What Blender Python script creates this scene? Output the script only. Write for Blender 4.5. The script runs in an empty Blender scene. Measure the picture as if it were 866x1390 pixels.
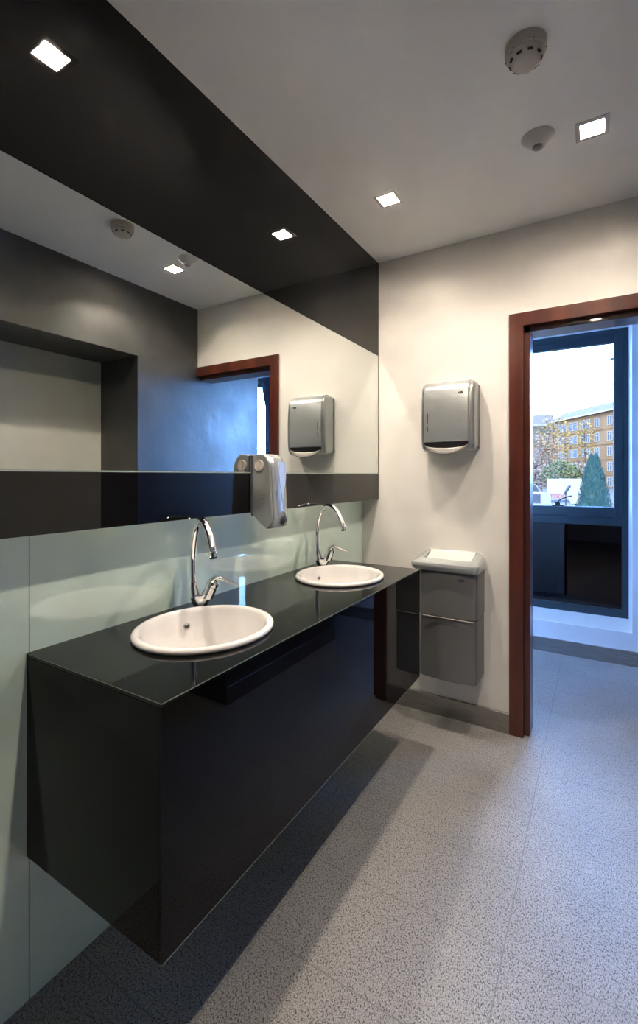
import bpy, bmesh, math, random
from mathutils import Vector, Matrix
random.seed(7)
PI = math.pi
sc = bpy.context.scene
C = sc.collection

# ------------------------------------------------------------------ camera, world, exposure
cam_d = bpy.data.cameras.new('camera')
cam = bpy.data.objects.new('camera', cam_d); C.objects.link(cam)
F_PX = 625.7
cam_d.sensor_fit = 'VERTICAL'; cam_d.sensor_height = 36.0
cam_d.lens = 36.0 * F_PX / 1390.0
cam_d.shift_y = -(695 - 646) / 1390.0
cam_d.clip_start = 0.02; cam_d.clip_end = 500
cam.location = (0, 0, 1.3)
cam.rotation_euler = (PI/2, 0, math.atan(379 / F_PX))
sc.camera = cam

SKY = (11.8, 23.5, 52.0)
w = bpy.data.worlds.new('sky'); sc.world = w; w.use_nodes = True
bg = w.node_tree.nodes['Background']
bg.inputs[0].default_value = (SKY[0]/52, SKY[1]/52, SKY[2]/52, 1); bg.inputs[1].default_value = 52.0

LAMP_L = 2250.0
LAMP_COL = (1.0, 0.86, 0.72)
sc.view_settings.view_transform = 'Standard'
sc.view_settings.look = 'None'
sc.view_settings.exposure = 0.0
sc.view_settings.gamma = 1.0
sc.view_settings.use_curve_mapping = False
cy = sc.cycles
cy.use_denoising = True
try: cy.denoiser = 'OPENIMAGEDENOISE'
except Exception: pass
cy.max_bounces = 10; cy.diffuse_bounces = 5; cy.glossy_bounces = 6; cy.transparent_max_bounces = 24
cy.caustics_reflective = True; cy.caustics_refractive = False
cy.sample_clamp_indirect = 0; cy.blur_glossy = 0.0
cy.use_adaptive_sampling = False
try:
    cy.use_guiding = True; cy.use_surface_guiding = True; cy.use_volume_guiding = False
    cy.guiding_training_samples = 64
except Exception: pass

# ------------------------------------------------------------------ measures (metres)
XG, XM, XV, XO = -1.208, -1.101, -0.7166, 0.371     # glass, mirror face, vanity front, dark wall
L = 2.49                                            # end wall
CEIL = 2.546
VY0, VY1, VZ0, VZ1 = 0.600, 2.096, 0.3598, 0.8626
YF = 3.80                                           # wall with the windows
YB = -2.3

# ------------------------------------------------------------------ helpers
def P(m, name, val):
    b = m.node_tree.nodes['Principled BSDF']
    if name in b.inputs: b.inputs[name].default_value = val
def mat(name, col, rough=0.5, metal=0.0, ior=1.5, coat=0.0, emit=None, estr=0.0, spec=None):
    m = bpy.data.materials.new(name); m.use_nodes = True
    P(m, 'Base Color', (*col, 1)); P(m, 'Roughness', rough); P(m, 'Metallic', metal); P(m, 'IOR', ior)
    if coat: P(m, 'Coat Weight', coat); P(m, 'Coat Roughness', 0.03)
    if spec is not None: P(m, 'Specular IOR Level', spec)
    if emit: P(m, 'Emission Color', (*emit, 1)); P(m, 'Emission Strength', estr)
    return m
def noisy(m, c1, c2, scale=5.0, detail=4.0, lo=0.35, hi=0.65, bump=0.0, bscale=None, stretch=(1, 1, 1), rough=None):
    """procedural base colour between two tones, with optional bump"""
    nt = m.node_tree; n = nt.nodes; l = nt.links; b = n['Principled BSDF']
    tc = n.new('ShaderNodeTexCoord'); mp = n.new('ShaderNodeMapping'); mp.inputs['Scale'].default_value = stretch
    geo = n.new('ShaderNodeNewGeometry')
    l.new(geo.outputs['Position'], mp.inputs['Vector'])
    t = n.new('ShaderNodeTexNoise'); t.inputs['Scale'].default_value = scale; t.inputs['Detail'].default_value = detail
    l.new(mp.outputs[0], t.inputs['Vector'])
    r = n.new('ShaderNodeValToRGB'); r.color_ramp.elements[0].position = lo; r.color_ramp.elements[1].position = hi
    r.color_ramp.elements[0].color = (*c1, 1); r.color_ramp.elements[1].color = (*c2, 1)
    l.new(t.outputs['Fac'], r.inputs[0]); l.new(r.outputs[0], b.inputs['Base Color'])
    if rough:
        mr = n.new('ShaderNodeMapRange'); mr.inputs['To Min'].default_value = rough[0]; mr.inputs['To Max'].default_value = rough[1]
        l.new(t.outputs['Fac'], mr.inputs['Value']); l.new(mr.outputs[0], b.inputs['Roughness'])
    if bump:
        t2 = n.new('ShaderNodeTexNoise'); t2.inputs['Scale'].default_value = bscale or scale * 3; t2.inputs['Detail'].default_value = 3
        l.new(mp.outputs[0], t2.inputs['Vector'])
        bp = n.new('ShaderNodeBump'); bp.inputs['Strength'].default_value = bump; bp.inputs['Distance'].default_value = 0.004
        l.new(t2.outputs['Fac'], bp.inputs['Height']); l.new(bp.outputs[0], b.inputs['Normal'])
    return m

def obj(name, bm, m, parent=None, smooth=False, angle=None):
    me = bpy.data.meshes.new(name)
    bmesh.ops.recalc_face_normals(bm, faces=bm.faces[:])
    bm.to_mesh(me); bm.free()
    if isinstance(m, (list, tuple)):
        for x in m: me.materials.append(x)
    else: me.materials.append(m)
    o = bpy.data.objects.new(name, me); C.objects.link(o)
    if parent is not None: o.parent = parent
    if smooth:
        for p in me.polygons: p.use_smooth = True
        if angle is not None:
            me.set_sharp_from_angle(angle=math.radians(angle))
    return o
def thing(name, label, cat, loc=(0, 0, 0), rotz=0.0, group=None):
    o = bpy.data.objects.new(name, None); C.objects.link(o); o.empty_display_size = 0.05
    o.location = loc; o.rotation_euler = (0, 0, rotz); o['label'] = label; o['category'] = cat
    if group: o['group'] = group
    return o
def tag(o, label, cat, group=None):
    o['label'] = label; o['category'] = cat
    if group: o['group'] = group
    return o
def struct(name, bm, m, parent=None, smooth=False, label=None):
    o = obj(name, bm, m, parent, smooth)
    if parent is None:
        o['kind'] = 'structure'
        if label: o['label'] = label
    return o
def BM(): return bmesh.new()
def box(bm, x0, x1, y0, y1, z0, z1, bev=0.0, seg=2):
    r = bmesh.ops.create_cube(bm, size=1.0)
    vs = r['verts']
    bmesh.ops.scale(bm, vec=(x1-x0, y1-y0, z1-z0), verts=vs)
    bmesh.ops.translate(bm, vec=((x0+x1)/2, (y0+y1)/2, (z0+z1)/2), verts=vs)
    if bev:
        es = list({e for v in vs for e in v.link_edges})
        bmesh.ops.bevel(bm, geom=es, offset=bev, segments=seg, affect='EDGES', profile=0.5)
    return bm
def B(*a, **k): return box(BM(), *a, **k)
def loft(bm, rings, close=True, cap0=True, cap1=True):
    vr = [[bm.verts.new(p) for p in r] for r in rings]
    n = len(vr[0])
    for a, b in zip(vr, vr[1:]):
        for i in range(n if close else n-1):
            j = (i+1) % n
            try: bm.faces.new((a[i], a[j], b[j], b[i]))
            except ValueError: pass
    if cap0: bm.faces.new(vr[0][::-1])
    if cap1: bm.faces.new(vr[-1])
    return vr
def lathe(bm, prof, n=40, c=(0, 0, 0), sx=1.0, sy=1.0, cap0=True, cap1=True):
    rings = [[(c[0]+r*sx*math.cos(2*PI*i/n), c[1]+r*sy*math.sin(2*PI*i/n), c[2]+z) for i in range(n)] for r, z in prof]
    return loft(bm, rings, True, cap0, cap1)
def rrect(hw, hh, r, seg=6):
    pts = []
    r = min(r, hw*0.999, hh*0.999)
    for cx, cz, a0 in ((hw-r, hh-r, 0), (-hw+r, hh-r, PI/2), (-hw+r, -hh+r, PI), (hw-r, -hh+r, 1.5*PI)):
        for i in range(seg+1):
            a = a0 + i*PI/2/seg
            pts.append((cx+r*math.cos(a), cz+r*math.sin(a)))
    return pts
def smooth_path(pts, n=8):
    """Catmull-Rom through the points"""
    P_ = [Vector(p) for p in pts]
    P_ = [2*P_[0]-P_[1]] + P_ + [2*P_[-1]-P_[-2]]
    out = []
    for i in range(1, len(P_)-2):
        a, b, c, d = P_[i-1:i+3]
        for k in range(n):
            t = k/n
            out.append(0.5*((2*b)+(-a+c)*t+(2*a-5*b+4*c-d)*t*t+(-a+3*b-3*c+d)*t**3))
    out.append(P_[-2])
    return out
def tube(bm, pts, rad, n=16, cap=True, flat=1.0):
    """tube along points; rad is a number or list; flat squashes across the path's first normal"""
    pts = [Vector(p) for p in pts]
    if not isinstance(rad, (list, tuple)): rad = [rad]*len(pts)
    rings = []
    up = None
    for i, p in enumerate(pts):
        t = (pts[min(i+1, len(pts)-1)] - pts[max(i-1, 0)]).normalized()
        if up is None:
            up = Vector((0, 0, 1)) if abs(t.z) < 0.9 else Vector((0, 1, 0))
        s = t.cross(up).normalized(); up = s.cross(t).normalized()
        rings.append([p + s*rad[i]*math.cos(2*PI*k/n) + up*rad[i]*flat*math.sin(2*PI*k/n) for k in range(n)])
    return loft(bm, rings, True, cap, cap)
def dup(root, loc=None, rotz=None, label=None, group=None):
    r = root.copy(); C.objects.link(r)
    if loc is not None: r.location = loc
    if rotz is not None: r.rotation_euler = (0, 0, rotz)
    if label: r['label'] = label
    if group: r['group'] = group
    for ch in list(root.children):
        c = ch.copy(); C.objects.link(c); c.parent = r
        for g in list(ch.children):
            d = g.copy(); C.objects.link(d); d.parent = c
    return r

# ------------------------------------------------------------------ materials
M = {}
M['wall'] = noisy(mat('painted_wall', (.6, .58, .54), .55), (.66, .64, .60), (.70, .68, .645), 1.3, 3)
M['ceiling'] = noisy(mat('painted_ceiling', (.62, .6, .57), .8), (.86, .85, .825), (.89, .875, .85), 0.9, 2)
M['cwall'] = mat('corridor_wall', (.50, .51, .53), .6)
M['reveal'] = mat('window_reveal', (.80, .80, .80), .5)
M['black_plaster'] = noisy(mat('black_polished_plaster', (.03, .03, .03), .35, ior=1.8), (.014, .014, .015), (.060, .057, .055), 4.5, 8, .3, .72, bump=1.0, bscale=6, rough=(.22, .72))
M['black_glass'] = mat('black_lacquered_glass', (.0028, .0028, .003), .012, ior=1.36)
M['black_side'] = mat('black_lacquered_side_glass', (.002, .002, .0022), .012, ior=1.24)
M['fascia'] = mat('black_fascia', (.0035, .0035, .0035), .03, ior=1.33)
M['strip_glass'] = mat('black_strip_glass', (.003, .003, .004), .01, ior=1.6)
M['glass_edge'] = mat('polished_glass_edge', (.20, .25, .22), .15)
M['green_glass'] = mat('pale_green_backpainted_glass', (.74, .92, .82), .04, ior=2.15)
M['green_glass'].node_tree.nodes['Principled BSDF'].inputs['Roughness'].default_value = .0
M['mirror'] = mat('mirror_silver', (.80, .835, .81), 0.0, metal=1)
M['steel'] = noisy(mat('brushed_steel', (.5, .49, .47), .32, metal=1), (.30, .29, .275), (.40, .385, .37), 8, 3, stretch=(1, 1, 40), rough=(.25, .4))
M['ceramic'] = mat('white_ceramic', (.72, .70, .68), .08, coat=.5)
M['chrome'] = mat('chrome', (.86, .86, .86), .05, metal=1)
M['silver'] = mat('silver_plastic', (.40, .42, .42), .3, metal=.65)
M['silver_light'] = mat('silver_cover_plastic', (.52, .55, .55), .26, metal=.6)
M['silver_dark'] = mat('grey_plastic_shell', (.17, .17, .17), .35, metal=.35)
M['dark'] = mat('dark_plastic', (.012, .012, .013), .35)
M['grey'] = mat('dark_grey_rubber', (.06, .06, .07), .3)
M['beige'] = mat('beige_plastic', (.52, .47, .41), .35)
M['paper'] = mat('white_paper', (.55, .52, .48), .9)
M['bag'] = mat('white_liner', (.56, .60, .57), .5)
M['white_plastic'] = mat('white_plastic', (.62, .59, .55), .35)
M['wood'] = noisy(mat('mahogany_stain', (.11, .02, .008), .3, coat=.3), (.060, .012, .006), (.100, .021, .010), 14, 5, stretch=(1, 1, .06))
M['winframe'] = mat('dark_blue_aluminium', (.008, .022, .030), .35)
M['gasket'] = mat('black_gasket', (.008, .008, .01), .6)
M['lens'] = mat('lamp_lens', (1, 1, 1), .5, emit=LAMP_COL, estr=14.0)
M['bulb'] = mat('lamp_bulb', (1, 1, 1), .5, emit=LAMP_COL, estr=LAMP_L)
M['lampframe'] = mat('lamp_frame', (.42, .40, .38), .35, metal=.5)
M['lamp_inner'] = mat('lamp_reflector', (.75, .74, .72), .25, metal=.6)

def granite():
    m = mat('speckled_granite_tile', (.3, .3, .3), .58)
    nt = m.node_tree; n = nt.nodes; l = nt.links; b = n['Principled BSDF']
    geo = n.new('ShaderNodeNewGeometry')
    def noise(scale, det, vec=None):
        t = n.new('ShaderNodeTexNoise'); t.inputs['Scale'].default_value = scale; t.inputs['Detail'].default_value = det
        l.new(vec or geo.outputs['Position'], t.inputs['Vector']); return t.outputs['Fac']
    def ramp(src, p0, c0, p1, c1):
        r = n.new('ShaderNodeValToRGB'); e = r.color_ramp.elements
        e[0].position = p0; e[0].color = (*c0, 1); e[1].position = p1; e[1].color = (*c1, 1)
        l.new(src, r.inputs[0]); return r.outputs[0]
    def mix(a, b_, f=None, mode='MIX', fac=1.0):
        x = n.new('ShaderNodeMix'); x.data_type = 'RGBA'; x.blend_type = mode
        x.inputs[0].default_value = fac
        if f is not None: l.new(f, x.inputs[0])
        for s, i in ((a, 6), (b_, 7)):
            if isinstance(s, tuple): x.inputs[i].default_value = (*s, 1)
            else: l.new(s, x.inputs[i])
        return x.outputs[2]
    base = ramp(noise(2.2, 5), .3, (.27, .262, .258), .72, (.335, .325, .318))
    grain = ramp(noise(300, 2), .38, (.62, .62, .62), .62, (1.3, 1.3, 1.3))
    c = mix(base, grain, mode='MULTIPLY')
    mp = n.new('ShaderNodeMapping'); mp.inputs['Scale'].default_value = (1, .6, 1); mp.inputs['Rotation'].default_value = (0, 0, .5)
    l.new(geo.outputs['Position'], mp.inputs['Vector'])
    fleck = ramp(noise(270, 2, mp.outputs[0]), .555, (0, 0, 0), .60, (1, 1, 1))
    c = mix(c, (.07, .066, .066), fleck)
    # faint wavy scratches in the stone
    vein = n.new('ShaderNodeTexNoise'); vein.inputs['Scale'].default_value = 2.6; vein.inputs['Detail'].default_value = 2
    l.new(geo.outputs['Position'], vein.inputs['Vector'])
    vr = n.new('ShaderNodeValToRGB'); e = vr.color_ramp.elements
    e[0].position = .494; e[0].color = (0, 0, 0, 1); e[1].position = .5; e[1].color = (.09, .09, .09, 1)
    e2 = vr.color_ramp.elements.new(.506); e2.color = (0, 0, 0, 1)
    l.new(vein.outputs['Fac'], vr.inputs[0])
    c = mix(c, (.55, .54, .52), vr.outputs[0])
    # joints: tiles 0.60 along the room's width, 0.30 along its length
    br = n.new('ShaderNodeTexBrick'); br.offset = 0; br.squash = 1
    br.inputs['Scale'].default_value = 1.0; br.inputs['Mortar Size'].default_value = .0016; br.inputs['Mortar Smooth'].default_value = .15
    br.inputs['Brick Width'].default_value = .60; br.inputs['Row Height'].default_value = .30
    mp2 = n.new('ShaderNodeMapping'); mp2.inputs['Location'].default_value = (.222, -.138, 0)
    l.new(geo.outputs['Position'], mp2.inputs['Vector']); l.new(mp2.outputs[0], br.inputs['Vector'])
    c = mix(c, (.17, .165, .16), br.outputs['Fac'])
    l.new(c, b.inputs['Base Color'])
    return m
M['floor'] = granite()

def pane_mat(name, tint, fres=True):
    m = bpy.data.materials.new(name); m.use_nodes = True
    nt = m.node_tree; n = nt.nodes; l = nt.links; n.clear()
    out = n.new('ShaderNodeOutputMaterial'); mx = n.new('ShaderNodeMixShader')
    tr = n.new('ShaderNodeBsdfTransparent'); tr.inputs[0].default_value = (*tint, 1)
    gl = n.new('ShaderNodeBsdfGlossy'); gl.inputs['Roughness'].default_value = 0.0
    fr = n.new('ShaderNodeFresnel'); fr.inputs[0].default_value = 1.45
    l.new(fr.outputs[0], mx.inputs[0]); l.new(tr.outputs[0], mx.inputs[1]); l.new(gl.outputs[0], mx.inputs[2])
    l.new(mx.outputs[0], out.inputs[0]); return m
M['pane'] = pane_mat('clear_window_pane', (.96, .98, .98))
M['pane_dark'] = pane_mat('dark_purple_tinted_pane', (.024, .010, .026))

# ------------------------------------------------------------------ the setting
struct('floor', B(-1.7, 2.7, YB-.1, 4.4, -.06, 0), M['floor'])
LAMPS = ((-.808, 1.936), (-.018, 1.920), (-.816, .757), (-.018, .757))
def pierced(bm, x0, x1, holes, z0, z1, h):
    ys = sorted(holes, key=lambda q: q[1]); y = YB-.1
    rows = {}
    for hx, hy in ys: rows.setdefault(round(hy, 0), []).append((hx, hy))
    for key in sorted(rows):
        r = sorted(rows[key]); ya = min(q[1] for q in r)-h-.02; yb = max(q[1] for q in r)+h+.02
        box(bm, x0, x1, y, ya, z0, z1); x = x0
        for hx, hy in r:
            box(bm, x, hx-h, ya, yb, z0, z1); box(bm, hx-h, hx+h, ya, hy-h, z0, z1); box(bm, hx-h, hx+h, hy+h, yb, z0, z1); x = hx+h
        box(bm, x, x1, ya, yb, z0, z1); y = yb
    box(bm, x0, x1, y, YF+.02, z0, z1)
    return bm
struct('ceiling', pierced(BM(), -1.7, 2.7, LAMPS, CEIL, CEIL+.08, .0425), M['ceiling'])
struct('wall_left', B(-1.40, XG-.0085, YB, L, 0, CEIL), M['wall'])
bm = B(XG-.008, XM-.0065, YB, L, 1.167, CEIL)
struct('wall_left_upper', bm, M['wall'])
bm = BM()
box(bm, -1.40, -.319, L, L+.13, 0, CEIL); box(bm, -.319, XO, L, L+.13, 2.047, CEIL)
struct('wall_end', bm, M['wall'])
struct('wall_back', B(-1.4, XO+.5, YB-.1, YB, 0, CEIL), M['wall'])
NY0, NY1, NX, NZ = .30, 1.962, .765, 2.086
bm = BM()
box(bm, XO, NX, YB, NY0, 0, CEIL); box(bm, XO, NX, NY1, 3.204, 0, CEIL); box(bm, XO, NX, NY0, NY1, NZ, CEIL)
struct('wall_right', bm, M['black_plaster'])
struct('wall_right_recess', B(NX, NX+.06, NY0-.05, NY1+.05, 0, NZ+.05), noisy(mat('recess_panel', (.5, .5, .46), .5), (.46, .46, .42), (.52, .52, .48), 2))
# corridor
struct('wall_corridor_left', B(-1.7, -1.6, L+.13, 4.4, 0, CEIL), M['cwall'])
struct('wall_corridor_right', B(2.6, 2.7, 3.1, 4.4, 0, CEIL), M['cwall'])
struct('wall_corridor_near', B(NX, 2.6, 3.104, 3.204, 0, CEIL), M['cwall'])
W1 = (-.95, .1996); W2 = (.62, 2.15); WZ0, WZ1 = .2246, 2.42; WY = 4.15
bm = BM()
box(bm, -1.6, W1[0], YF, WY+.14, 0, CEIL+.08); box(bm, W1[1], W2[0], YF, WY+.14, 0, CEIL+.08); box(bm, W2[1], 2.6, YF, WY+.14, 0, CEIL+.08)
for a, b in (W1, W2):
    box(bm, a, b, YF, WY+.14, 0, WZ0); box(bm, a, b, YF, WY+.14, WZ1, CEIL+.08)
struct('wall_far', bm, M['cwall'])
# white lining of each window recess (sill, jambs, head)
def lining(x0, x1):
    bm = BM(); t = .004
    box(bm, x0, x1, YF-.001, WY, WZ0, WZ0+t)
    box(bm, x0, x1, YF-.001, WY, WZ1-t, WZ1)
    box(bm, x0, x0+t, YF-.001, WY, WZ0+t, WZ1-t); box(bm, x1-t, x1, YF-.001, WY, WZ0+t, WZ1-t)
    return bm

def window(name, x0, x1, tilt, label):
    root = bpy.data.objects.new(name, None); C.objects.link(root); root['kind'] = 'structure'; root['label'] = label
    root.location = (0, WY, 0)
    def pt(o):                                            # frames are laid out with y = 0 on the inner face
        return o
    z0, zt0, zt1, z1 = WZ0+.004, .925, .982, WZ1-.004
    f = .042; D = .06
    bm = BM()
    box(bm, x0, x0+f, 0, D, z0, z1, .002); box(bm, x1-f, x1, 0, D, z0, z1, .002)
    box(bm, x0+f, x1-f, 0, D, z0, z0+.058, .002); box(bm, x0+f, x1-f, 0, D, z1-.05, z1, .002)
    obj('window_frame', bm, M['winframe'], root)
    obj('transom', B(x0+f, x1-f, 0, D, zt0, zt1, .002), M['winframe'], root)
    # lower fixed pane with black gasket
    a, b, c, d = x0+f, x1-f, z0+.058, zt0
    g = BM(); t = .007
    box(g, a, b, .012, .03, c, c+t); box(g, a, b, .012, .03, d-t, d); box(g, a, a+t, .012, .03, c+t, d-t); box(g, b-t, b, .012, .03, c+t, d-t)
    obj('gasket', g, M['gasket'], root)
    obj('lower_pane', B(a+t, b-t, .018, .024, c+t, d-t), M['pane_dark'], root)
    # hinged sash, drawn about its top edge
    s = bpy.data.objects.new('sash', None)
    a, b, c, d = x0+f+.001, x1-f-.001, zt1+.001, z1-.051
    H = d-c; r = .054
    bm = BM()
    box(bm, a, a+r, -.012, .045, -H, 0, .004); box(bm, b-r, b, -.012, .045, -H, 0, .004)
    box(bm, a+r, b-r, -.012, .045, -H, -H+.075, .004); box(bm, a+r, b-r, -.012, .045, -r, 0, .004)
    so = obj('sash', bm, M['winframe'], root); so.location = (0, 0, d); so.rotation_euler = (tilt, 0, 0)
    bm = BM(); e = .005
    box(bm, a+r, b-r, -.002, .002, -H+.075, -H+.075+e); box(bm, a+r, a+r+e, -.002, .002, -H+.08, -r); box(bm, b-r-e, b-r, -.002, .002, -H+.08, -r)
    obj('bead', bm, mat('light_bead', (.5, .6, .68), .3), so)
    obj('pane', B(a+r, b-r, .014, .020, -H+.075, -r), M['pane'], so)
    # stay arm on the bottom rail
    xc = x1 - .473
    if x1-x0 < .5: return root
    bm = BM()
    box(bm, xc-.045, xc+.045, -.030, -.012, -H+.078, -H+.090, .003)
    box(bm, xc-.02, xc+.015, -.034, -.012, -H+.088, -H+.112, .004)
    tube(bm, smooth_path([(xc-.005, -.03, -H+.105), (xc+.012, -.045, -H+.125), (xc+.06, -.05, -H+.150), (xc+.098, -.05, -H+.160)], 5), [.007]*5+[.005]*11, 8)
    obj('stay', bm, M['dark'], so)
    return root
def _shift(bm, dy):
    bmesh.ops.translate(bm, vec=(0, dy, 0), verts=bm.verts); return bm
for q, ww_ in enumerate((W1, W2)): struct('trim_%d' % (q+3), lining(*ww_), M['reveal'], label='white lining of the window recess')
window('window_1', W1[0], W1[1], 0.0, 'dark blue framed window beyond the doorway with dark lower pane')
window('window_2', .98, W2[1], math.radians(16), 'second window of the corridor, seen only in the mirror, sash tilted outward')

window('window_3', W2[0], .98, 0.0, 'narrow fixed window beside the tilted one, seen only in the mirror')

# door frame: casing, stepped jamb, head
root = bpy.data.objects.new('door_1', None); C.objects.link(root); root['kind'] = 'structure'
root['label'] = 'dark red wooden frame of the open doorway beside the towel dispenser'
bm = BM()
cx0, cx1, cz0, cz1, cy0 = -.383, -.318, 2.045, 2.11, L-.015
v = [[(cx0, y, 0), (cx1, y, 0), (cx1, y, cz0), (cx0, y, cz1)] for y in (cy0, L+.02)]
loft(bm, v); obj('casing', bm, M['wood'], root)
bm = BM(); v = [[(cx0, y, cz1), (cx1, y, cz0), (XO, y, cz0), (XO, y, cz1)] for y in (cy0, L+.02)]
loft(bm, v); obj('head_casing', bm, M['wood'], root)
obj('jamb', B(-.318, -.291, L+.02, L+.15, 0, 2.045), M['wood'], root)
obj('head_jamb', B(-.318, XO, L+.02, L+.15, 2.018, 2.046), M['wood'], root)
obj('gasket', B(-.320, -.3165, L+.006, L+.021, 0, 2.04), M['gasket'], root)

# metal skirting
def skirting(name, x0, x1, y0, y1):
    o = struct(name, B(x0, x1, y0, y1, 0, .102, .001, 1), M['steel']); return o
skirting('baseboard_end', XG, cx0, L-.012, L)
skirting('baseboard_far', -1.6, 2.6, YF-.012, YF)
skirting('baseboard_right', XO-.012, XO, NY1, 3.204)
skirting('baseboard_right_rear', XO-.012, XO, YB, NY0)
skirting('baseboard_corridor', XO, 2.6, 3.204, 3.216)

# black fascia over the mirror
struct('trim_1', B(XM-.006, XM, YB, L, 2.004, CEIL), M['fascia'], label='glossy black fascia band between mirror and ceiling')

# ------------------------------------------------------------------ glass on the left wall
def glass_panel(y0, y1, label):
    t = thing('splashback_panel', label, 'wall panel', (XG, (y0+y1)/2, 0), 0, 'pale green glass wall panels')
    h = (y1-y0)/2
    obj('glass', B(-.008, 0, -h, h, 0, 1.166), M['green_glass'], t)
    bm = BM(); box(bm, -.008, .0004, -h-.0016, -h, 0, 1.166)
    obj('joint', bm, mat('dark_joint', (.05, .065, .055), .6), t)
    return t
glass_panel(.6050+.002, L-.001, 'pale green glass splashback running behind the two washbasins')
glass_panel(-1.20, .605, 'pale green glass panel left of the vanity, beyond the seam')
m_ = obj('mirror', B(XM-.006, XM, YB, L-.003, 1.3135, 2.002, .0008, 1), M['mirror'])
tag(m_, 'long frameless wall mirror under the black fascia', 'mirror')
t = thing('black_glass_strip', 'glossy black glass strip running under the long mirror', 'wall strip', (XM, 0, 1.164))
obj('glass', B(-.006, 0, YB, L-.003, 0, .146), M['strip_glass'], t)
obj('edge', B(-.006, .0003, YB, L-.003, .146, .1485), mat('mirror_edge', (.45, .55, .50), .2), t)
obj('mirror_end_joint', B(XM-.006, XM+.0015, L-.003, L, 1.164, CEIL), mat('brown_joint', (.10, .075, .05), .5), None)
bpy.data.objects['mirror_end_joint'].name = 'trim_2'; bpy.data.objects['trim_2']['kind'] = 'structure'

# ------------------------------------------------------------------ vanity
SX, SAX, SAY = -.958, .186, .206
SYS = (.957, 1.756)
van = thing('vanity_unit', 'long wall-hung black glass vanity under the mirror', 'vanity', (-.96, (VY0+VY1)/2, VZ0))
vx, vy, vz = -.96, (VY0+VY1)/2, VZ0
def vb(x0, x1, y0, y1, z0, z1, bev=0): return B(x0-vx, x1-vx, y0-vy, y1-vy, z0-vz, z1-vz, bev=bev, seg=1)
TT = .010
top = obj('countertop', vb(XG+.001, XV, VY0, VY1, VZ1-TT, VZ1, .0008), [M['black_glass']], van)
for i, sy_ in enumerate(SYS):
    bm = BM(); lathe(bm, [(1, -.05), (1, .05)], 64, (SX-vx, sy_-vy, VZ1-vz), SAX-.012, SAY-.012)
    cut = obj('cut', bm, M['black_glass'])
    cut.location = van.location
    md = top.modifiers.new('b', 'BOOLEAN'); md.operation = 'DIFFERENCE'; md.object = cut; md.solver = 'EXACT'
bpy.context.view_layer.update()
dg = bpy.context.evaluated_depsgraph_get()
me = bpy.data.meshes.new_from_object(top.evaluated_get(dg))
top.modifiers.clear(); top.data = me
for o in [o for o in bpy.data.objects if o.name.startswith('cut')]: bpy.data.objects.remove(o)
obj('front_panel', vb(XV-.008, XV, VY0, VY1, VZ0, VZ1-TT-.0006), M['black_side'], van)
obj('end_panel', vb(XG+.001, XV-.0085, VY0, VY0+.008, VZ0, VZ1-TT-.0006), M['black_side'], van)
obj('end_panel', vb(XG+.001, XV-.0085, VY1-.008, VY1, VZ0, VZ1-TT-.0006), M['black_side'], van)
obj('bottom_panel', vb(XG+.001, XV-.0085, VY0+.0085, VY1-.0085, VZ0, VZ0+.012), M['dark'], van)
bm = vb(XV-.0075, XV+.0003, VY0, VY1, VZ0-.0018, VZ0)
obj('edge_trim', bm, M['glass_edge'], van)
bm = vb(XV-.0002, XV+.0006, VY0, VY1, VZ1-.0018, VZ1-.0004)
box(bm, XG-vx, XV-vx, VY0-.0006-vy, VY0-vy, VZ1-.0018-vz, VZ1-.0004-vz)
obj('top_edge', bm, M['glass_edge'], van)

# ------------------------------------------------------------------ washbasins
def make_sink():
    t = thing('washbasin', 'x', 'washbasin', (SX, SYS[0], VZ1), 0, 'white inset washbasins')
    bm = BM()
    # (scale of the rim radius, height) outer underside -> rim -> bowl
    prof = [(.955, 0.0005), (.985, .001), (1.0, .0045), (1.0, .0085), (.992, .0125), (.972, .0155), (.945, .0165),
            (.915, .015), (.893, .011), (.88, .003), (.868, -.012), (.845, -.04), (.80, -.072), (.72, -.102), (.58, -.126), (.40, -.140), (.22, -.147), (.115, -.149)]
    lathe(bm, prof, 72, (0, 0, 0), SAX, SAY, cap0=False, cap1=True)
    # hidden outside of the bowl
    prof2 = [(.925, .0005), (.90, -.02), (.87, -.06), (.80, -.10), (.62, -.145), (.35, -.165)]
    lathe(bm, prof2, 48, (0, 0, 0), SAX, SAY, cap0=False, cap1=True)
    b = obj('bowl', bm, M['ceramic'], t, True)
    bm = BM(); lathe(bm, [(.023, 0), (.023, .003), (.019, .0045), (.0165, .003), (.0165, .001), (.004, .001), (.003, .006), (.0, .0065)], 28, (0, 0, -.149), cap0=True, cap1=False)
    obj('drain', bm, M['chrome'], t, True, 40)
    # overflow ring on the rear wall of the bowl
    bm = BM(); lathe(bm, [(.0105, 0), (.0105, .002), (.0085, .003), (.0075, .002), (.0075, -.001)], 24, cap0=True, cap1=True)
    o = obj('overflow', bm, mat('satin_nickel', (.42, .40, .38), .35, metal=1), t, True, 40)
    o.location = (-.851*SAX, .0, -.034) ; o.rotation_euler = (0, math.radians(76), 0)
    bm = BM(); lathe(bm, [(.0070, 0), (.0070, .0012)], 20)
    h = obj('overflow_hole', bm, mat('grey_cover', (.12, .115, .11), .4, metal=.5), o); h.location = (0, 0, .0005)
    # turn the overflow toward the tap
    a = math.radians(158)
    rx, ry = .855*SAX*math.cos(a), .855*SAY*math.sin(a)
    o.location = (rx, ry, -.034); o.rotation_euler = (0, math.radians(72), a+PI)
    return t
s1 = make_sink(); s1['label'] = 'round white washbasin nearest the camera, at the near end of the vanity'
s2 = dup(s1, (SX, SYS[1], VZ1), 0, 'round white washbasin at the far end of the vanity, near the end wall')

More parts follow.
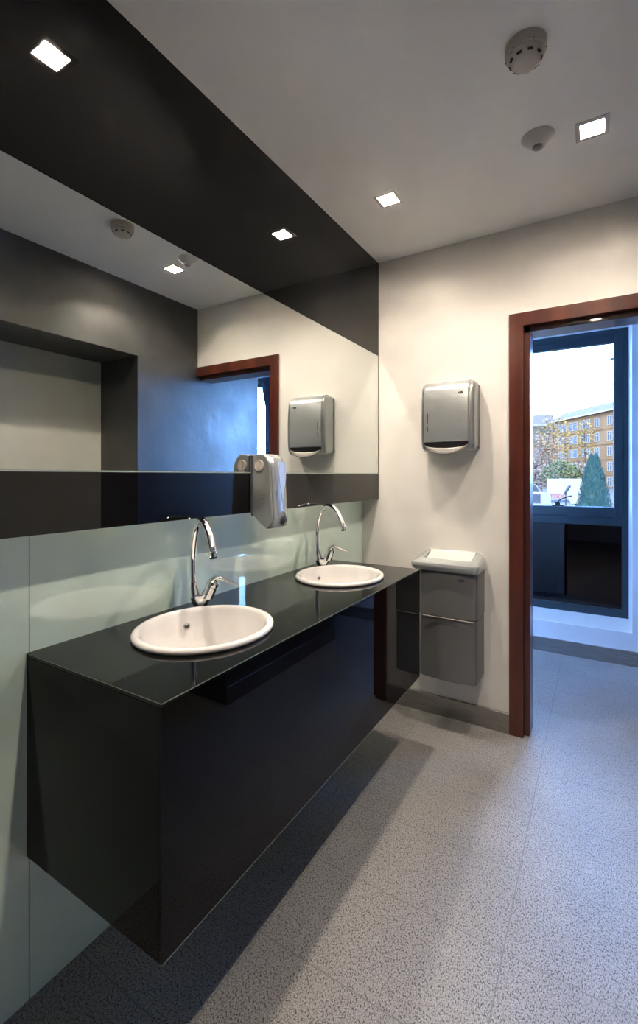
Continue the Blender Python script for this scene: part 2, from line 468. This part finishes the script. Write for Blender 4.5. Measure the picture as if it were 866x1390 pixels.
# ------------------------------------------------------------------ taps
def make_tap():
    t = thing('basin_mixer_tap', 'x', 'tap', (-1.128, 1.105, VZ1), math.atan2(.6, .8), 'chrome gooseneck taps')
    bm = BM()   # local x points toward the spout outlet
    # V-shaped body: foot, then two horns
    lathe(bm, [(.024, 0), (.0245, .003), (.022, .006)], 32)
    rings = []
    for z, x0, x1, hy in ((.004, -.022, .020, .020), (.016, -.028, .025, .0225), (.030, -.034, .032, .024), (.042, -.0385, .039, .0245), (.048, -.0405, .043, .0235)):
        cx, hx = (x0+x1)/2, (x1-x0)/2
        rings.append([(cx+hx*math.cos(2*PI*i/32), hy*math.sin(2*PI*i/32), z) for i in range(32)])
    loft(bm, rings)
    def horn(z_list):
        rs = []
        for cx, cz, rx, ry, ang in z_list:
            ca, sa = math.cos(ang), math.sin(ang)
            rs.append([(cx+rx*math.cos(2*PI*i/24)*ca, ry*math.sin(2*PI*i/24), cz-rx*math.cos(2*PI*i/24)*sa) for i in range(24)])
        loft(bm, rs)
    horn([(-.020, .038, .0200, .0235, 0), (-.0225, .056, .0185, .0205, -.06), (-.0245, .068, .0168, .0178, -.1)])
    horn([(.018, .034, .0225, .0240, .2), (.029, .056, .0205, .022, .35), (.034, .070, .020, .021, .42)])
    obj('body', bm, M['chrome'], t, True, 50)
    bm = BM(); lathe(bm, [(.0150, 0), (.0155, .003), (.0145, .005), (.0138, .020), (.0125, .022)], 28, (-.0255, 0, .067))
    obj('collar', bm, M['chrome'], t, True, 40)
    ca, sa = math.cos(math.radians(-66.8)), math.sin(math.radians(-66.8))
    rz_ = [(0, .080), (-.004, .12), (-.002, .175), (.014, .232), (.050, .278), (.100, .299), (.150, .294), (.195, .268), (.224, .232), (.238, .205)]
    path = smooth_path([(-.0255+r*ca, r*sa, z) for r, z in rz_], 7)
    bm = BM(); n = len(path)
    tube(bm, path, .0112, 20)
    sp = obj('spout', bm, M['chrome'], t, True, 60)
    d = (path[-1]-path[-4]).normalized(); e = path[-1]
    bm = BM(); tube(bm, [e-d*.014, e-d*.012, e, e+d*.003], [.0112, .0132, .0132, .0112], 24)
    obj('aerator', bm, M['chrome'], t, True, 40)
    c0 = Vector((.034, 0, .070)); dd = Vector((.48, 0, .88)).normalized()
    bm = BM(); tube(bm, [c0, c0+dd*.003, c0+dd*.004, c0+dd*.014, c0+dd*.021, c0+dd*.026], [.0165, .0165, .0205, .0205, .017, .009], 28)
    lv = obj('cartridge_cap', bm, M['chrome'], t, True, 40)
    bm = BM()
    pth = smooth_path([(.036, 0, .092), (.050, 0, .099), (.064, 0, .097), (.088, 0, .087), (.118, 0, .073)], 6)
    n = len(pth); tube(bm, pth, [.0195-.0100*i/(n-1) for i in range(n)], 16, flat=.46)
    obj('lever', bm, M['chrome'], t, True, 60)
    return t
t1 = make_tap(); t1['label'] = 'chrome gooseneck tap behind the nearest washbasin'
t2 = dup(t1, (-1.128, 1.895, VZ1), None, 'chrome gooseneck tap behind the far washbasin, near the end wall')

# ------------------------------------------------------------------ soap dispenser on the mirror
sd = thing('soap_dispenser', 'silver soap dispenser fixed to the mirror between the two taps', 'soap dispenser', (XM, 1.380, 1.10))
# local: x = distance from the mirror, y across, z up from the bottom
def soap_ring(y, ins):
    pts = [(.0, .272-ins), (.030, .281-ins), (.055, .279-ins), (.076-ins, .262-ins), (.085-ins, .235), (.089-ins, .18), (.092-ins, .12), (.096-ins, .07), (.096-ins, .035),
           (.088-ins, .019+ins), (.070, .011+ins), (.045, .024+ins), (.020, .045+ins), (.0, .060+ins)]
    sm = smooth_path([(x, 0, z) for x, z in pts], 4)
    return [(max(0, p.x), y, p.z) for p in sm]
bm = BM(); loft(bm, [soap_ring(y, i) for y, i in ((-.050, .006), (-.0485, .002), (-.045, 0), (.045, 0), (.0485, .002), (.050, .006))])
obj('housing', bm, M['silver'], sd, True, 35)
bm = BM()   # front shell standing proud of the sides
def shell(y, o_):
    pts = [(.052, .280), (.079, .266), (.090, .238), (.095, .18), (.098, .12), (.102, .07), (.102, .036), (.095, .014), (.080, .008)]
    return [(x+o_, y, z) for x, z in pts] + [(x+o_-.014, y, z) for x, z in pts[::-1]]
loft(bm, [shell(y, o_) for y, o_ in ((-.042, -.004), (-.038, .001), (-.02, .005), (.0, .006), (.02, .005), (.038, .001), (.042, -.004))])
obj('front_cover', bm, M['silver_light'], sd, True, 40)
obj('back_plate', _r := B(0, .012, -.053, .053, .05, .278, .006), M['grey'], sd)
for y, s in ((-.0505, -1), (.0505, 1)):
    bm = BM(); lathe(bm, [(.0215, 0), (.0215, .003), (.0190, .005), (.0185, .0035), (.0, .0035)], 32, cap1=False)
    o = obj('side_cap', bm, M['beige'], sd, True, 40); o.location = (.040, y, .238); o.rotation_euler = (PI/2*(1 if s < 0 else -1), 0, 0)
    bm = BM(); box(bm, -.0025, .0025, -.014, .014, .0035, .006, .001)
    q = obj('cap_rib', bm, M['beige'], o)
# sight window and dark slots
bm = BM()
fun = [(-.012, .062), (.020, .062), (.024, .045), (.024, .005), (.018, -.020), (.006, -.045), (.001, -.085), (-.004, -.085), (-.008, -.045), (-.016, -.018), (-.017, .045)]
def fx(z): return .0995 if z > -.02 else .1035
loft(bm, [[(x+(.0 if z > 0 else .0022*min(1, -z/.03)+.0025*max(0, (-z-.03)/.055)), y, z) for y, z in fun] for x in (-.006, .0028)])
o = obj('sight_window', bm, mat('pale_sight_window', (.50, .60, .78), .12, coat=.5), sd, True, 30); o.location = (.0985, .008, .190)
obj('slot', B(.0995, .1015, -.027, -.025, .085, .145), M['dark'], sd)
obj('slot', B(.1035, .1055, -.027, -.025, .050, .064), M['dark'], sd)
obj('lock', B(.096, .101, .032, .038, .175, .195, .001), M['dark'], sd)
# drop-shaped push button
bm = BM(); rs = []
for x, k in ((-.004, 1.0), (.005, 1.0), (.010, .85), (.012, .5)):
    rs.append([(x, k*(.0185*math.sin(a)*(1 if math.cos(a) < 0 else (1-math.cos(a)**1.5*.85))), k*(.032*math.cos(a)) if math.cos(a) > 0 else k*.019*math.cos(a)) for a in [2*PI*i/32 for i in range(32)]])
loft(bm, rs)
o = obj('push_button', bm, M['grey'], sd, True, 50); o.location = (.104, .006, .040); o.rotation_euler = (0, math.radians(4), 0)
# embossed maker's notes on the side, three unreadable lines
bm = BM()
for k in range(3): box(bm, .046, .068, -.0506, -.0500, .128-.005*k, .1295-.005*k)
obj('embossed_lines', bm, M['silver_dark'], sd)

# ------------------------------------------------------------------ paper towel dispenser on the end wall
pd = thing('paper_towel_dispenser', 'silver paper towel dispenser on the end wall beside the doorway', 'towel dispenser', (-.668, L, 1.425))
HW = .138
def pd_ring(x, ins):
    # y negative = toward the room, z up
    pts = [(-.002, .368-ins), (-.055, .368-ins), (-.088, .360-ins), (-.108+ins*.6, .342-ins), (-.118+ins, .318-ins), (-.124+ins, .27), (-.127+ins, .20), (-.127+ins, .13), (-.125+ins, .075),
           (-.120+ins, .040), (-.108+ins, .014+ins*.5), (-.085, .003+ins), (-.045, .004+ins), (-.02, .012+ins), (-.002, .022+ins)]
    return [(x, y, z) for y, z in pts]
bm = BM(); loft(bm, [pd_ring(x, i) for x, i in ((-HW, .020), (-HW+.004, .011), (-HW+.011, .004), (-HW+.022, 0), (HW-.022, 0), (HW-.011, .004), (HW-.004, .011), (HW, .020))])
obj('housing', bm, M['silver'], pd, True, 30)
obj('back_plate', B(-HW-.003, HW+.003, -.022, 0, .02, .35, .006), M['silver_dark'], pd)
bm = BM()
def cov(x, o_):
    pts = [(-.050, .372), (-.088, .364), (-.110, .345), (-.1215, .318), (-.128, .27), (-.131, .20), (-.131, .13), (-.128, .075), (-.122, .052)]
    return [(x, y-o_, z) for y, z in pts] + [(x, y-o_+.012, z-.004) for y, z in pts[::-1]]
loft(bm, [cov(x, o_) for x, o_ in ((-.120, -.003), (-.117, .001), (0, .003), (.108, .001), (.111, -.003))])
obj('front_cover', bm, M['silver_light'], pd, True, 30)
for x0, x1 in ((-.1245, -.1215), (.1125, .1155)):
    bm = BM()
    loft(bm, [[(x, y-.0005, z) for y, z in ((-.1185, .318), (-.1245, .27), (-.1275, .20), (-.1275, .13), (-.1255, .075), (-.10, .075), (-.10, .318))] for x in (x0, x1)])
    obj('side_seam', bm, M['silver_dark'], pd)
obj('level_slot', B(-.0985, -.0945, -.1345, -.130, .150, .200), M['dark'], pd)
obj('level_slot', B(-.0985, -.0945, -.1335, -.128, .108, .134), M['dark'], pd)
def badge(parent, loc, sx, sz):
    bm = BM(); loft(bm, [[(sx*k*math.cos(a)+.25*sz*k*math.sin(a), y, sz*k*math.sin(a)) for a in [2*PI*i/28 for i in range(28)]] for y, k in ((.003, 1), (-.002, 1), (-.003, .85))])
    o = obj('badge', bm, M['dark'], parent, True, 40); o.location = loc
    bm = BM(); box(bm, -sx*.6, sx*.5, -.0036, -.0028, -sz*.15, sz*.2)
    obj('badge_mark', bm, mat('badge_grey', (.28, .27, .26), .4), o)
badge(pd, (.0745, -.1283, .297), .0125, .006)
# outlet: dark mouth with a curved lip and a folded towel
bm = BM()
N = 14
rs = []
for i in range(N+1):
    u = -1+2*i/N; x = -.003+u*.113; dip = .028*(1-u*u)
    rs.append([(x, -.118, .050), (x, -.1262, .050), (x, -.1215, .036-dip*.55), (x, -.100, .030-dip)])
loft(bm, rs)
obj('outlet', bm, M['dark'], pd)
bm = BM(); rs = []
for i in range(N+1):
    u = -1+2*i/N; x = -.003+u*.104; d_ = 1-u*u
    rs.append([(x, -.112, .027-.004*d_), (x, -.1275-.003*d_, .030-.018*d_), (x, -.1275-.003*d_, .030-.035*d_-.001), (x, -.104, .018-.026*d_)])
loft(bm, rs)
obj('paper_towel', bm, M['paper'], pd, True, 40)
bm = BM(); tube(bm, smooth_path([(-.113, -.124, .034), (-.09, -.129, .010), (-.045, -.131, -.007), (0, -.131, -.011), (.045, -.131, -.007), (.085, -.129, .010), (.109, -.124, .034)], 6), .003, 8)
obj('outlet_lip', bm, M['silver_dark'], pd, True)

# ------------------------------------------------------------------ waste bin on the end wall
wb = thing('waste_bin', 'grey wall-mounted waste bin with a silver rim, under the towel dispenser', 'waste bin', (-.652, L, .27))
def prism(hw, dep, r, z0, z1, taper=0.0, bulge=.012, n=24):
    """body with a slightly bowed front; footprint x +-hw, y from 0 to -dep"""
    def ring(z, ins):
        pts = [(hw-ins, -.002)]
        for i in range(7):
            a = -i*PI/2/6; pts.append((hw-ins-r+r*math.cos(a), -(dep-ins-r)+r*math.sin(a)))
        for i in range(1, 8):
            u = 1-2*i/8; pts.append((u*(hw-ins-r), -(dep-ins)-bulge*(1-u*u)))
        for i in range(7):
            a = -PI/2-i*PI/2/6; pts.append((-(hw-ins-r)+r*math.cos(a), -(dep-ins-r)+r*math.sin(a)))
        pts.append((-(hw-ins), -.002))
        return [(x, y, z) for x, y in pts]
    bm = BM(); loft(bm, [ring(z0, .004+taper), ring(z0+.004, taper), ring(z1-.002, 0), ring(z1, .002)])
    return bm
obj('lower_shell', prism(.146, .172, .022, 0.0, .316), M['silver_dark'], wb, True, 30)
obj('upper_shell', prism(.148, .176, .022, .3185, .556), M['silver_dark'], wb, True, 30)
bm = BM(); box(bm, -.120, .138, -.1905, -.186, .3155, .3185)
obj('seam_strip', bm, mat('pale_seam', (.45, .43, .41), .4), wb)
badge(wb, (.075, -.1855, .515), .0145, .006)
# silver rim: ring loft with an open mouth
def rim_ring(hw, y0, y1, z, r=.03, slope=.0):
    cyy = (y0+y1)/2; hh = abs(y1-y0)/2
    return [(x, cyy+yy, z+slope*((cyy+yy)/.19)) for x, yy in rrect(hw, hh, r, 5)]
bm = BM()
S = .030
rings = [rim_ring(.158, -.004, -.184, .548, .022), rim_ring(.172, -.003, -.200, .552, .028), rim_ring(.180, -.002, -.209, .565, .03),
         rim_ring(.182, -.002, -.211, .583, .03, .004), rim_ring(.178, -.002, -.207, .603, .03, .012), rim_ring(.166, -.003, -.196, .622, .028, .026), rim_ring(.148, -.004, -.184, .631, .02, S),
         rim_ring(.132, -.010, -.166, .634, .010, S), rim_ring(.127, -.014, -.160, .629, .008, S), rim_ring(.125, -.016, -.158, .560, .008, 0)]
rings = [[(x*.945-.010, y, z) for x, y, z in r] for r in rings]
loft(bm, rings, True, False, False)
obj('rim', bm, M['silver_light'], wb, True, 40)
bm = BM()   # pale liner flap inside the mouth
v = [[(x, y, z) for y, z in ((-.018, .630), (-.156, .574), (-.156, .566), (-.018, .620))] for x in (-.1267, .1067)]
loft(bm, v); obj('liner_flap', bm, M['bag'], wb)

# ------------------------------------------------------------------ ceiling fittings
def make_light():
    t = thing('recessed_downlight', 'x', 'ceiling light', (0, 0, CEIL), 0, 'square recessed downlights')
    bm = BM(); o_, i_, d = .053, .037, .003     # frame ring
    def sq(a, z): return [(p_*a, q_*a, z) for p_, q_ in ((1, 1), (-1, 1), (-1, -1), (1, -1))]
    r = [sq(o_, -.0002), sq(o_, -d), sq(i_, -d-.001), sq(i_, 0)]
    loft(bm, r+[r[0]], True, False, False)
    obj('frame', bm, M['lampframe'], t)
    bm = BM(); loft(bm, [sq(i_+.001, 0), sq(i_-.001, .028), sq(.0335, .030)], True, False, False)
    obj('reflector', bm, M['lamp_inner'], t)
    bm = BM(); bm.faces.new([bm.verts.new(v) for v in sq(.0345, 0)])
    o = obj('lens', bm, M['lens'], t); o.location = (0, 0, .0295)
    bm = BM(); lathe(bm, [(.024, 0), (.023, -.002), (.012, -.003)], 24); o = obj('bulb', bm, M['bulb'], t); o.location = (0, 0, .028)
    return t
d1 = make_light(); d1.location = (-.808, 1.936, CEIL); d1['label'] = 'square ceiling downlight nearest the black fascia and the end wall'
dup(d1, (*LAMPS[1], CEIL), 0, 'square ceiling downlight at the right, beside the round sensor')
dup(d1, (*LAMPS[2], CEIL), 0, 'square downlight seen only as a reflection at the upper left of the fascia')
dup(d1, (*LAMPS[3], CEIL), 0, 'square downlight overhead, out of the picture at the right')

det = thing('smoke_detector', 'round beige smoke detector with dark vents on the ceiling', 'smoke detector', (-.180, 1.452, CEIL))
bm = BM(); lathe(bm, [(.056, 0), (.056, -.020), (.055, -.026), (.052, -.029)], 48, cap0=True)
obj('base', bm, M['beige'], det, True, 35)
bm = BM(); lathe(bm, [(.050, -.028), (.0495, -.034), (.046, -.040), (.037, -.051), (.030, -.0545), (.012, -.057), (.0, -.0575)], 48, cap1=False)
obj('chamber', bm, M['beige'], det, True, 35)
bm0 = None
for k in range(9):
    a = 2*PI*k/9+.25
    b0 = BM(); loft(b0, [[(-.001, .0075, .003), (-.001, -.0075, .003), (-.001, -.0065, -.003), (-.001, .0065, -.003)], [(.0015, .0075, .003), (.0015, -.0075, .003), (.0015, -.0065, -.003), (.0015, .0065, -.003)]])
    o = obj('vent', b0, M['dark'], det); o.location = (.0418*math.cos(a), .0418*math.sin(a), -.0455); o.rotation_euler = (0, math.radians(50), a)
for k in range(6):
    a = 2*PI*k/6; bm = BM()
    bmesh.ops.create_uvsphere(bm, u_segments=8, v_segments=6, radius=.0018, matrix=Matrix.Translation((.0535*math.cos(a), .0535*math.sin(a), -.0275)))
    obj('pin', bm, M['dark'], det)
sen = thing('motion_sensor', 'white conical motion sensor on the ceiling between detector and downlight', 'motion sensor', (-.190, 1.868, CEIL))
bm = BM(); lathe(bm, [(.056, 0), (.0565, -.003), (.054, -.006), (.040, -.019), (.028, -.032), (.024, -.035), (.020, -.035)], 48)
obj('housing', bm, M['white_plastic'], sen, True, 35)
bm = BM(); lathe(bm, [(.0195, -.034), (.019, -.038), (.015, -.042), (.008, -.044), (0, -.0445)], 32, cap1=False)
obj('lens', bm, mat('grey_lens', (.22, .21, .20), .3), sen, True)

# ------------------------------------------------------------------ outside the window
th = math.atan(379 / F_PX); sn, cs = math.sin(th), math.cos(th)
def at(px, py, fw):
    """a point in the world seen at photo position (px, py), fw metres deep"""
    r = (px-433)/F_PX*fw
    return Vector((-sn*fw + cs*r, cs*fw + sn*r, 1.3-(py-646)/F_PX*fw))
GZ = -1.4
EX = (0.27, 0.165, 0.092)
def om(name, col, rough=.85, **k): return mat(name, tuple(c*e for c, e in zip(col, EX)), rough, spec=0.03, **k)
struct('ground', B(-150, 150, 4.6, 260, GZ-.3, GZ), noisy(om('asphalt', (.2, .2, .2)), (.10*EX[0], .10*EX[1], .11*EX[2]), (.15*EX[0], .15*EX[1], .16*EX[2]), .6))

def building(name, label, pR, fR, pL, fL, zt, ml, mr, cols, rows, storey, ztop_row, wcol, wh, ww, roofc, roofh):
    """facade between two photo columns; windows are parts with panes"""
    A = at(pL, 646, fL); Bv = at(pR, 646, fR)
    d = Vector((Bv.x-A.x, Bv.y-A.y, 0)); W = d.length; ang = math.atan2(d.y, d.x)
    t = thing(name, label, 'building', (A.x, A.y, GZ), ang)
    D = 14
    bm = B(0, W, 0, D, 0, zt-GZ)
    for r in range(rows):
        z = ztop_row-GZ+.55-r*storey
        box(bm, -.05, W+.05, -.12, 0, z, z+.14)
    obj('walls', bm, ml, t)
    bm = BM(); loft(bm, [[(x, -.6, zt-GZ), (x, 4, zt-GZ+roofh), (x, D-4, zt-GZ+roofh), (x, D+.6, zt-GZ)] for x in (-.3, W+.3)])
    obj('roof', bm, mr, t)
    bm = B(-.3, W+.3, -.75, -.5, zt-GZ-.25, zt-GZ+.12); obj('gutter', bm, wcol, t)
    fm = BM(); 
    box(fm, -ww/2, ww/2, -.10, 0, 0, .09); box(fm, -ww/2, ww/2, -.10, 0, wh-.09, wh)
    box(fm, -ww/2, -ww/2+.14, -.10, 0, .09, wh-.09); box(fm, ww/2-.14, ww/2, -.10, 0, .09, wh-.09); box(fm, -.06, .06, -.10, 0, .09, wh-.09)
    box(fm, -ww/2, ww/2, -.10, 0, wh*.66, wh*.66+.09)
    f0 = obj('window', fm, wcol, t)
    p0 = obj('pane', B(-ww/2+.1, ww/2-.1, -.05, -.01, .09, wh-.09), M['o_pane'], f0)
    first = True
    for r in range(rows):
        for c_ in cols:
            x = c_*W; z = ztop_row-GZ-r*storey-wh
            if first: f0.location = (x, 0, z); first = False
            else:
                f = f0.copy(); C.objects.link(f); f.parent = t; f.location = (x, 0, z)
                p = p0.copy(); C.objects.link(p); p.parent = f
    return t, W
M['o_pane'] = om('far_pane', (.10, .12, .17), .15)
M['o_brick'] = noisy(om('ochre_facade', (.3, .2, .12)), (.30*EX[0], .185*EX[1], .105*EX[2]), (.40*EX[0], .27*EX[1], .17*EX[2]), .25, 4)
M['o_grey'] = noisy(om('grey_facade', (.3, .3, .3)), (.24*EX[0], .23*EX[1], .22*EX[2]), (.32*EX[0], .30*EX[1], .28*EX[2]), .25, 4)
M['o_roof'] = om('slate_roof', (.20, .19, .21))
M['o_white'] = om('white_trim', (.60, .60, .62))
M['o_trunk'] = om('bark', (.16, .13, .12))
b1, W_ = building('apartment_block', 'ochre apartment block with rows of white windows, seen through the window', 845, 94, 748, 121, 15.3, M['o_brick'], M['o_roof'],
         (.17, .23, .34, .40, .51, .58, .70, .86, .95), 5, 3.28, 14.1, M['o_white'], 1.95, 1.7, 0, 2.6)
b2, W_ = building('apartment_block', 'greyish apartment block behind the autumn trees at the left of the window', 752, 128, 690, 132, 15.5, M['o_grey'], M['o_roof'],
         (.08, .17, .26, .38, .48, .57, .66, .75, .84, .93), 5, 3.6, 12.6, M['o_white'], 2.2, 1.6, 0, 3.4)

def leaf_cloud(bm, c, rx, rz, n, size, ry=None):
    for _ in range(n):
        while True:
            p = Vector((random.uniform(-1, 1), random.uniform(-1, 1), random.uniform(-1, 1)))
            if p.length < 1: break
        q = Vector((c[0]+p.x*rx, c[1]+p.y*(ry or rx), c[2]+p.z*rz))
        m4 = Matrix.Rotation(random.uniform(0, 6.28), 3, 'Z') @ Matrix.Rotation(random.uniform(0, 3.14), 3, 'X')
        s = size*random.uniform(.6, 1.3)
        bm.faces.new([bm.verts.new(q+m4 @ Vector(v)) for v in ((-s, -s*.5, 0), (s*.2, -s*.7, .2*s), (s, .4*s, 0), (-.2*s, s*.7, -.1*s))])
def tree(name, label, px, fw, top_y, crown_w, cz0, n, size, mcol, trunk_r=.18, bare=9, group='autumn trees outside the window'):
    p = at(px, 646, fw); top = at(px, top_y, fw).z - GZ
    t = thing(name, label, 'tree', (p.x, p.y, GZ), 0, group)
    bm = BM(); tube(bm, [(0, 0, 0), (.1, 0, top*.35), (-.05, .1, top*.7), (0, 0, top*.97)], [trunk_r, trunk_r*.8, trunk_r*.5, .03], 8)
    for k in range(bare):
        a = random.uniform(0, 6.28); z = top*random.uniform(.3, .85); ln = crown_w*random.uniform(.5, 1.0)
        q = Vector((0, 0, z)); e = q+Vector((math.cos(a)*ln*.7, math.sin(a)*ln*.7, ln*.6+.4))
        tube(bm, [q, (q+e)/2+Vector((0, 0, -.2)), e], [trunk_r*.4, trunk_r*.25, .02], 6)
    obj('trunk', bm, M['o_trunk'], t)
    bm = BM(); leaf_cloud(bm, (0, 0, (top+cz0)/2), crown_w, (top-cz0)/2, n, size)
    obj('foliage', bm, mcol, t)
    return t
yel = om('yellow_leaves', (.55, .40, .14)); ora = om('rusty_leaves', (.42, .24, .13)); grn = om('olive_leaves', (.20, .24, .10)); pink = om('faded_leaves', (.40, .30, .27))
tree('autumn_tree', 'tall thin yellow autumn tree at the corner of the two apartment blocks', 752, 80, 561, 3.0, 5, 700, .20, yel)
tree('autumn_tree', 'rusty bare-branched tree in front of the grey apartment block', 735, 74, 590, 3.6, 3, 800, .17, ora)
tree('autumn_tree', 'slim yellow tree standing before the middle of the ochre block', 794, 76, 566, 1.6, 5, 350, .16, yel, .14)
tree('autumn_tree', 'low olive tree standing behind the white truck', 762, 52, 624, 2.2, 1.2, 1100, .16, grn, .2)
tree('autumn_tree', 'pinkish low tree beside the conical evergreen', 786, 66, 624, 1.6, 1, 600, .15, pink, .12)
tree('autumn_tree', 'yellowish bushy tree at the far left of the window view', 727, 58, 622, 2.6, .8, 900, .17, pink, .15)

# conical evergreen, dense foliage made of short upright sprays
p = at(806, 646, 14)
ev = thing('conical_evergreen', 'dense dark green cone-shaped evergreen just outside the window', 'tree', (p.x, p.y, GZ))
bm = BM(); tube(bm, [(0, 0, 0), (0, 0, 2.9)], [.06, .02], 8); obj('trunk', bm, M['o_trunk'], ev)
HT = 1.3+29/F_PX*14 - GZ
bm = BM()
def er(z):
    u = z/HT
    return .66*min(1, (1-u)**.62*1.12)*(1 if u > .1 else .7+3*u)
n_ = 26; prev = None
rings = [[(er(z)*.86*math.cos(2*PI*i/24), er(z)*.86*math.sin(2*PI*i/24), z) for i in range(24)] for z in [.1+(HT-.15)*k/20 for k in range(21)]]
loft(bm, rings)
for _ in range(3800):
    z = random.uniform(.1, HT-.05); a = random.uniform(0, 6.28); r = er(z)*random.uniform(.82, 1.02)+.01
    q = Vector((r*math.cos(a), r*math.sin(a), z)); tdir = Vector((math.cos(a)*.35, math.sin(a)*.35, 1)).normalized(); sd_ = Vector((-math.sin(a), math.cos(a), random.uniform(-.4, .4)))
    s = random.uniform(.035, .075)
    bm.faces.new([bm.verts.new(q+v) for v in (-sd_*s*.45, sd_*s*.45, tdir*s*1.5+sd_*s*.1, tdir*s*1.3-sd_*s*.2)])
obj('foliage', bm, noisy(om('evergreen', (.04, .09, .05)), (.045*EX[0], .14*EX[1], .20*EX[2]), (.10*EX[0], .21*EX[1], .20*EX[2]), 9), ev)

# vehicles: rounded bodies with windows and wheels
def car(name, label, px, py_top, fw, ln, hgt, col, yaw, van=False, group=None):
    p = at(px, 646, fw)
    t = thing(name, label, 'van' if van else 'car', (p.x, p.y, GZ), yaw, group)
    w_ = .9
    if van: prof = [(-ln/2, .35), (-ln/2, hgt), (ln*.24, hgt), (ln*.25, hgt*.82), (ln*.36, hgt*.78), (ln*.46, hgt*.5), (ln/2, hgt*.42), (ln/2, .35)]
    else: prof = [(-ln/2, .35), (-ln/2, .85), (-ln*.44, .95), (-ln*.30, hgt), (ln*.08, hgt), (ln*.24, 1.0), (ln*.46, .85), (ln/2, .6), (ln/2, .35)]
    bm = BM(); loft(bm, [[(x, y, z) for x, z in [(a*(.985 if abs(y) > w_-.01 else 1), b) for a, b in prof]] for y in (-w_, -w_+.06, w_-.06, w_)])
    obj('body', bm, col, t, True, 30)
    bm = BM()
    if van: loft(bm, [[(x, y, z) for x, z in ((ln*.27, hgt*.52), (ln*.27, hgt*.76), (ln*.35, hgt*.73), (ln*.43, hgt*.52))] for y in (-w_-.01, w_+.01)])
    else: loft(bm, [[(x, y, z) for x, z in ((-ln*.36, .98), (-ln*.28, hgt-.06), (ln*.07, hgt-.06), (ln*.2, .98))] for y in (-w_-.01, w_+.01)])
    obj('windows', bm, M['o_pane'], t)
    for sx in (-.31, .31):
        for sy in (-1, 1):
            bm = BM(); lathe(bm, [(.30, 0), (.32, .04), (.32, .18), (.30, .22)], 20)
            o = obj('wheel', bm, M['dark'], t); o.location = (ln*sx, sy*.80+.11, .32); o.rotation_euler = (PI/2, 0, 0)
    return t
car('parked_truck', 'white box truck parked behind the conical evergreen', 777, 650, 40, 3.6, 2.44, om('white_paint', (.62, .64, .66), .3), th+.12, True)
car('parked_car', 'pale silver car parked at the left of the window view', 729, 656, 30, 4.2, 1.62, om('silver_paint', (.45, .48, .52), .3), th+.05, False)
car('parked_car', 'white car farther back at the left of the window view', 716, 650, 45, 4.4, 1.9, om('white_paint_2', (.6, .6, .6), .3), th+.05, False)
# shop hoarding with red lettering
p = at(757, 675, 17)
hb = thing('street_sign', 'low pale sign board with small red lettering, below the truck', 'sign', (p.x, p.y, p.z), th)
for xx in (-.5, .3): obj('post', B(xx-.03, xx+.03, .03, .07, GZ-p.z, .10), om('sign_post', (.3, .3, .32)), hb)
obj('board', B(-.62, .42, -.03, .03, -.30, .17, .01), om('sign_face', (.50, .52, .58), .5), hb)
cu = bpy.data.curves.new('lettering', 'FONT'); cu.body = 'TDDC'; cu.size = .22; cu.extrude = .004; cu.align_x = 'CENTER'; cu.align_y = 'CENTER'
tmp = bpy.data.objects.new('tmp', cu); C.objects.link(tmp); bpy.context.view_layer.update()
lm = bpy.data.meshes.new_from_object(tmp.evaluated_get(bpy.context.evaluated_depsgraph_get())); bpy.data.objects.remove(tmp)
lm.materials.clear(); lm.materials.append(om('red_letter', (.6, .05, .05), .5))
o = bpy.data.objects.new('lettering', lm); C.objects.link(o); o.parent = hb; o.location = (0, -.034, .03); o.rotation_euler = (PI/2, 0, 0)
obj('panel', B(-.25, .42, -.045, -.03, -.20, -.10), om('sign_blue', (.10, .16, .28), .5), hb)
# lamp with curved dark head leaning over the truck
p = at(768, 668, 15)
sl = thing('leaning_lamp', 'dark curved lamp head leaning in front of the white truck', 'street lamp', (p.x, p.y, GZ), th)
bm = BM(); tube(bm, [(0, 0, 0), (0, 0, p.z-GZ)], .02, 8); obj('post', bm, om('lamp_metal', (.10, .12, .16), .4), sl)
bm = BM(); tube(bm, smooth_path([(-.06, 0, p.z-GZ-.06), (.0, 0, p.z-GZ+.02), (.09, 0, p.z-GZ+.16), (.15, 0, p.z-GZ+.23)], 5), [.02, .03, .04, .05, .06, .065, .07, .075, .078, .08, .08, .078, .07, .06, .05, .02], 14, flat=.6)
obj('lamp_head', bm, om('lamp_head', (.11, .13, .18), .3), sl, True)
# tall street lamp whose two heads reach out from behind the window frame
p = at(839, 646, 30)
s2_ = thing('street_lamp', 'tall street lamp mostly hidden behind the window frame, two heads showing', 'street lamp', (p.x, p.y, GZ), th)
bm = BM(); tube(bm, [(0, 0, 0), (0, 0, 1.3+165/F_PX*30-GZ)], [.07, .05], 10); obj('post', bm, M['o_roof'], s2_)
for yy, ln in ((487, .75), (521, .5)):
    z = 1.3+(646-yy)/F_PX*30-GZ
    bm = BM(); tube(bm, [(0, 0, z), (-ln*.4, 0, z+.02), (-ln*.7, 0, z), (-ln, 0, z-.02)], [.13, .16, .09, .01], 10, flat=.6); obj('lamp_head', bm, M['o_roof'], s2_, True)
# low dark-red canopy below the window seen dimly through the dark pane; added post imitates a dark reflection in it
obj_ = obj('porch_canopy', loft_bm := B(-.12, 1.2, 5.1, 8.5, -.05, .05), noisy(om('maroon_roofing', (.12, .02, .02)), (.05*EX[0], .008*EX[1], .010*EX[2]), (.16*EX[0], .02*EX[1], .025*EX[2]), 1.6))
obj_.rotation_euler = (0, 0, 0)
tag(obj_, 'dark red canopy roof seen dimly through the lower window pane', 'canopy')
o = obj('reflection_band_post', B(-.335, -.235, 4.6, 4.7, GZ, .98), M['dark']); tag(o, 'dark post added outside the lower window pane to imitate a reflection in the glass', 'post')
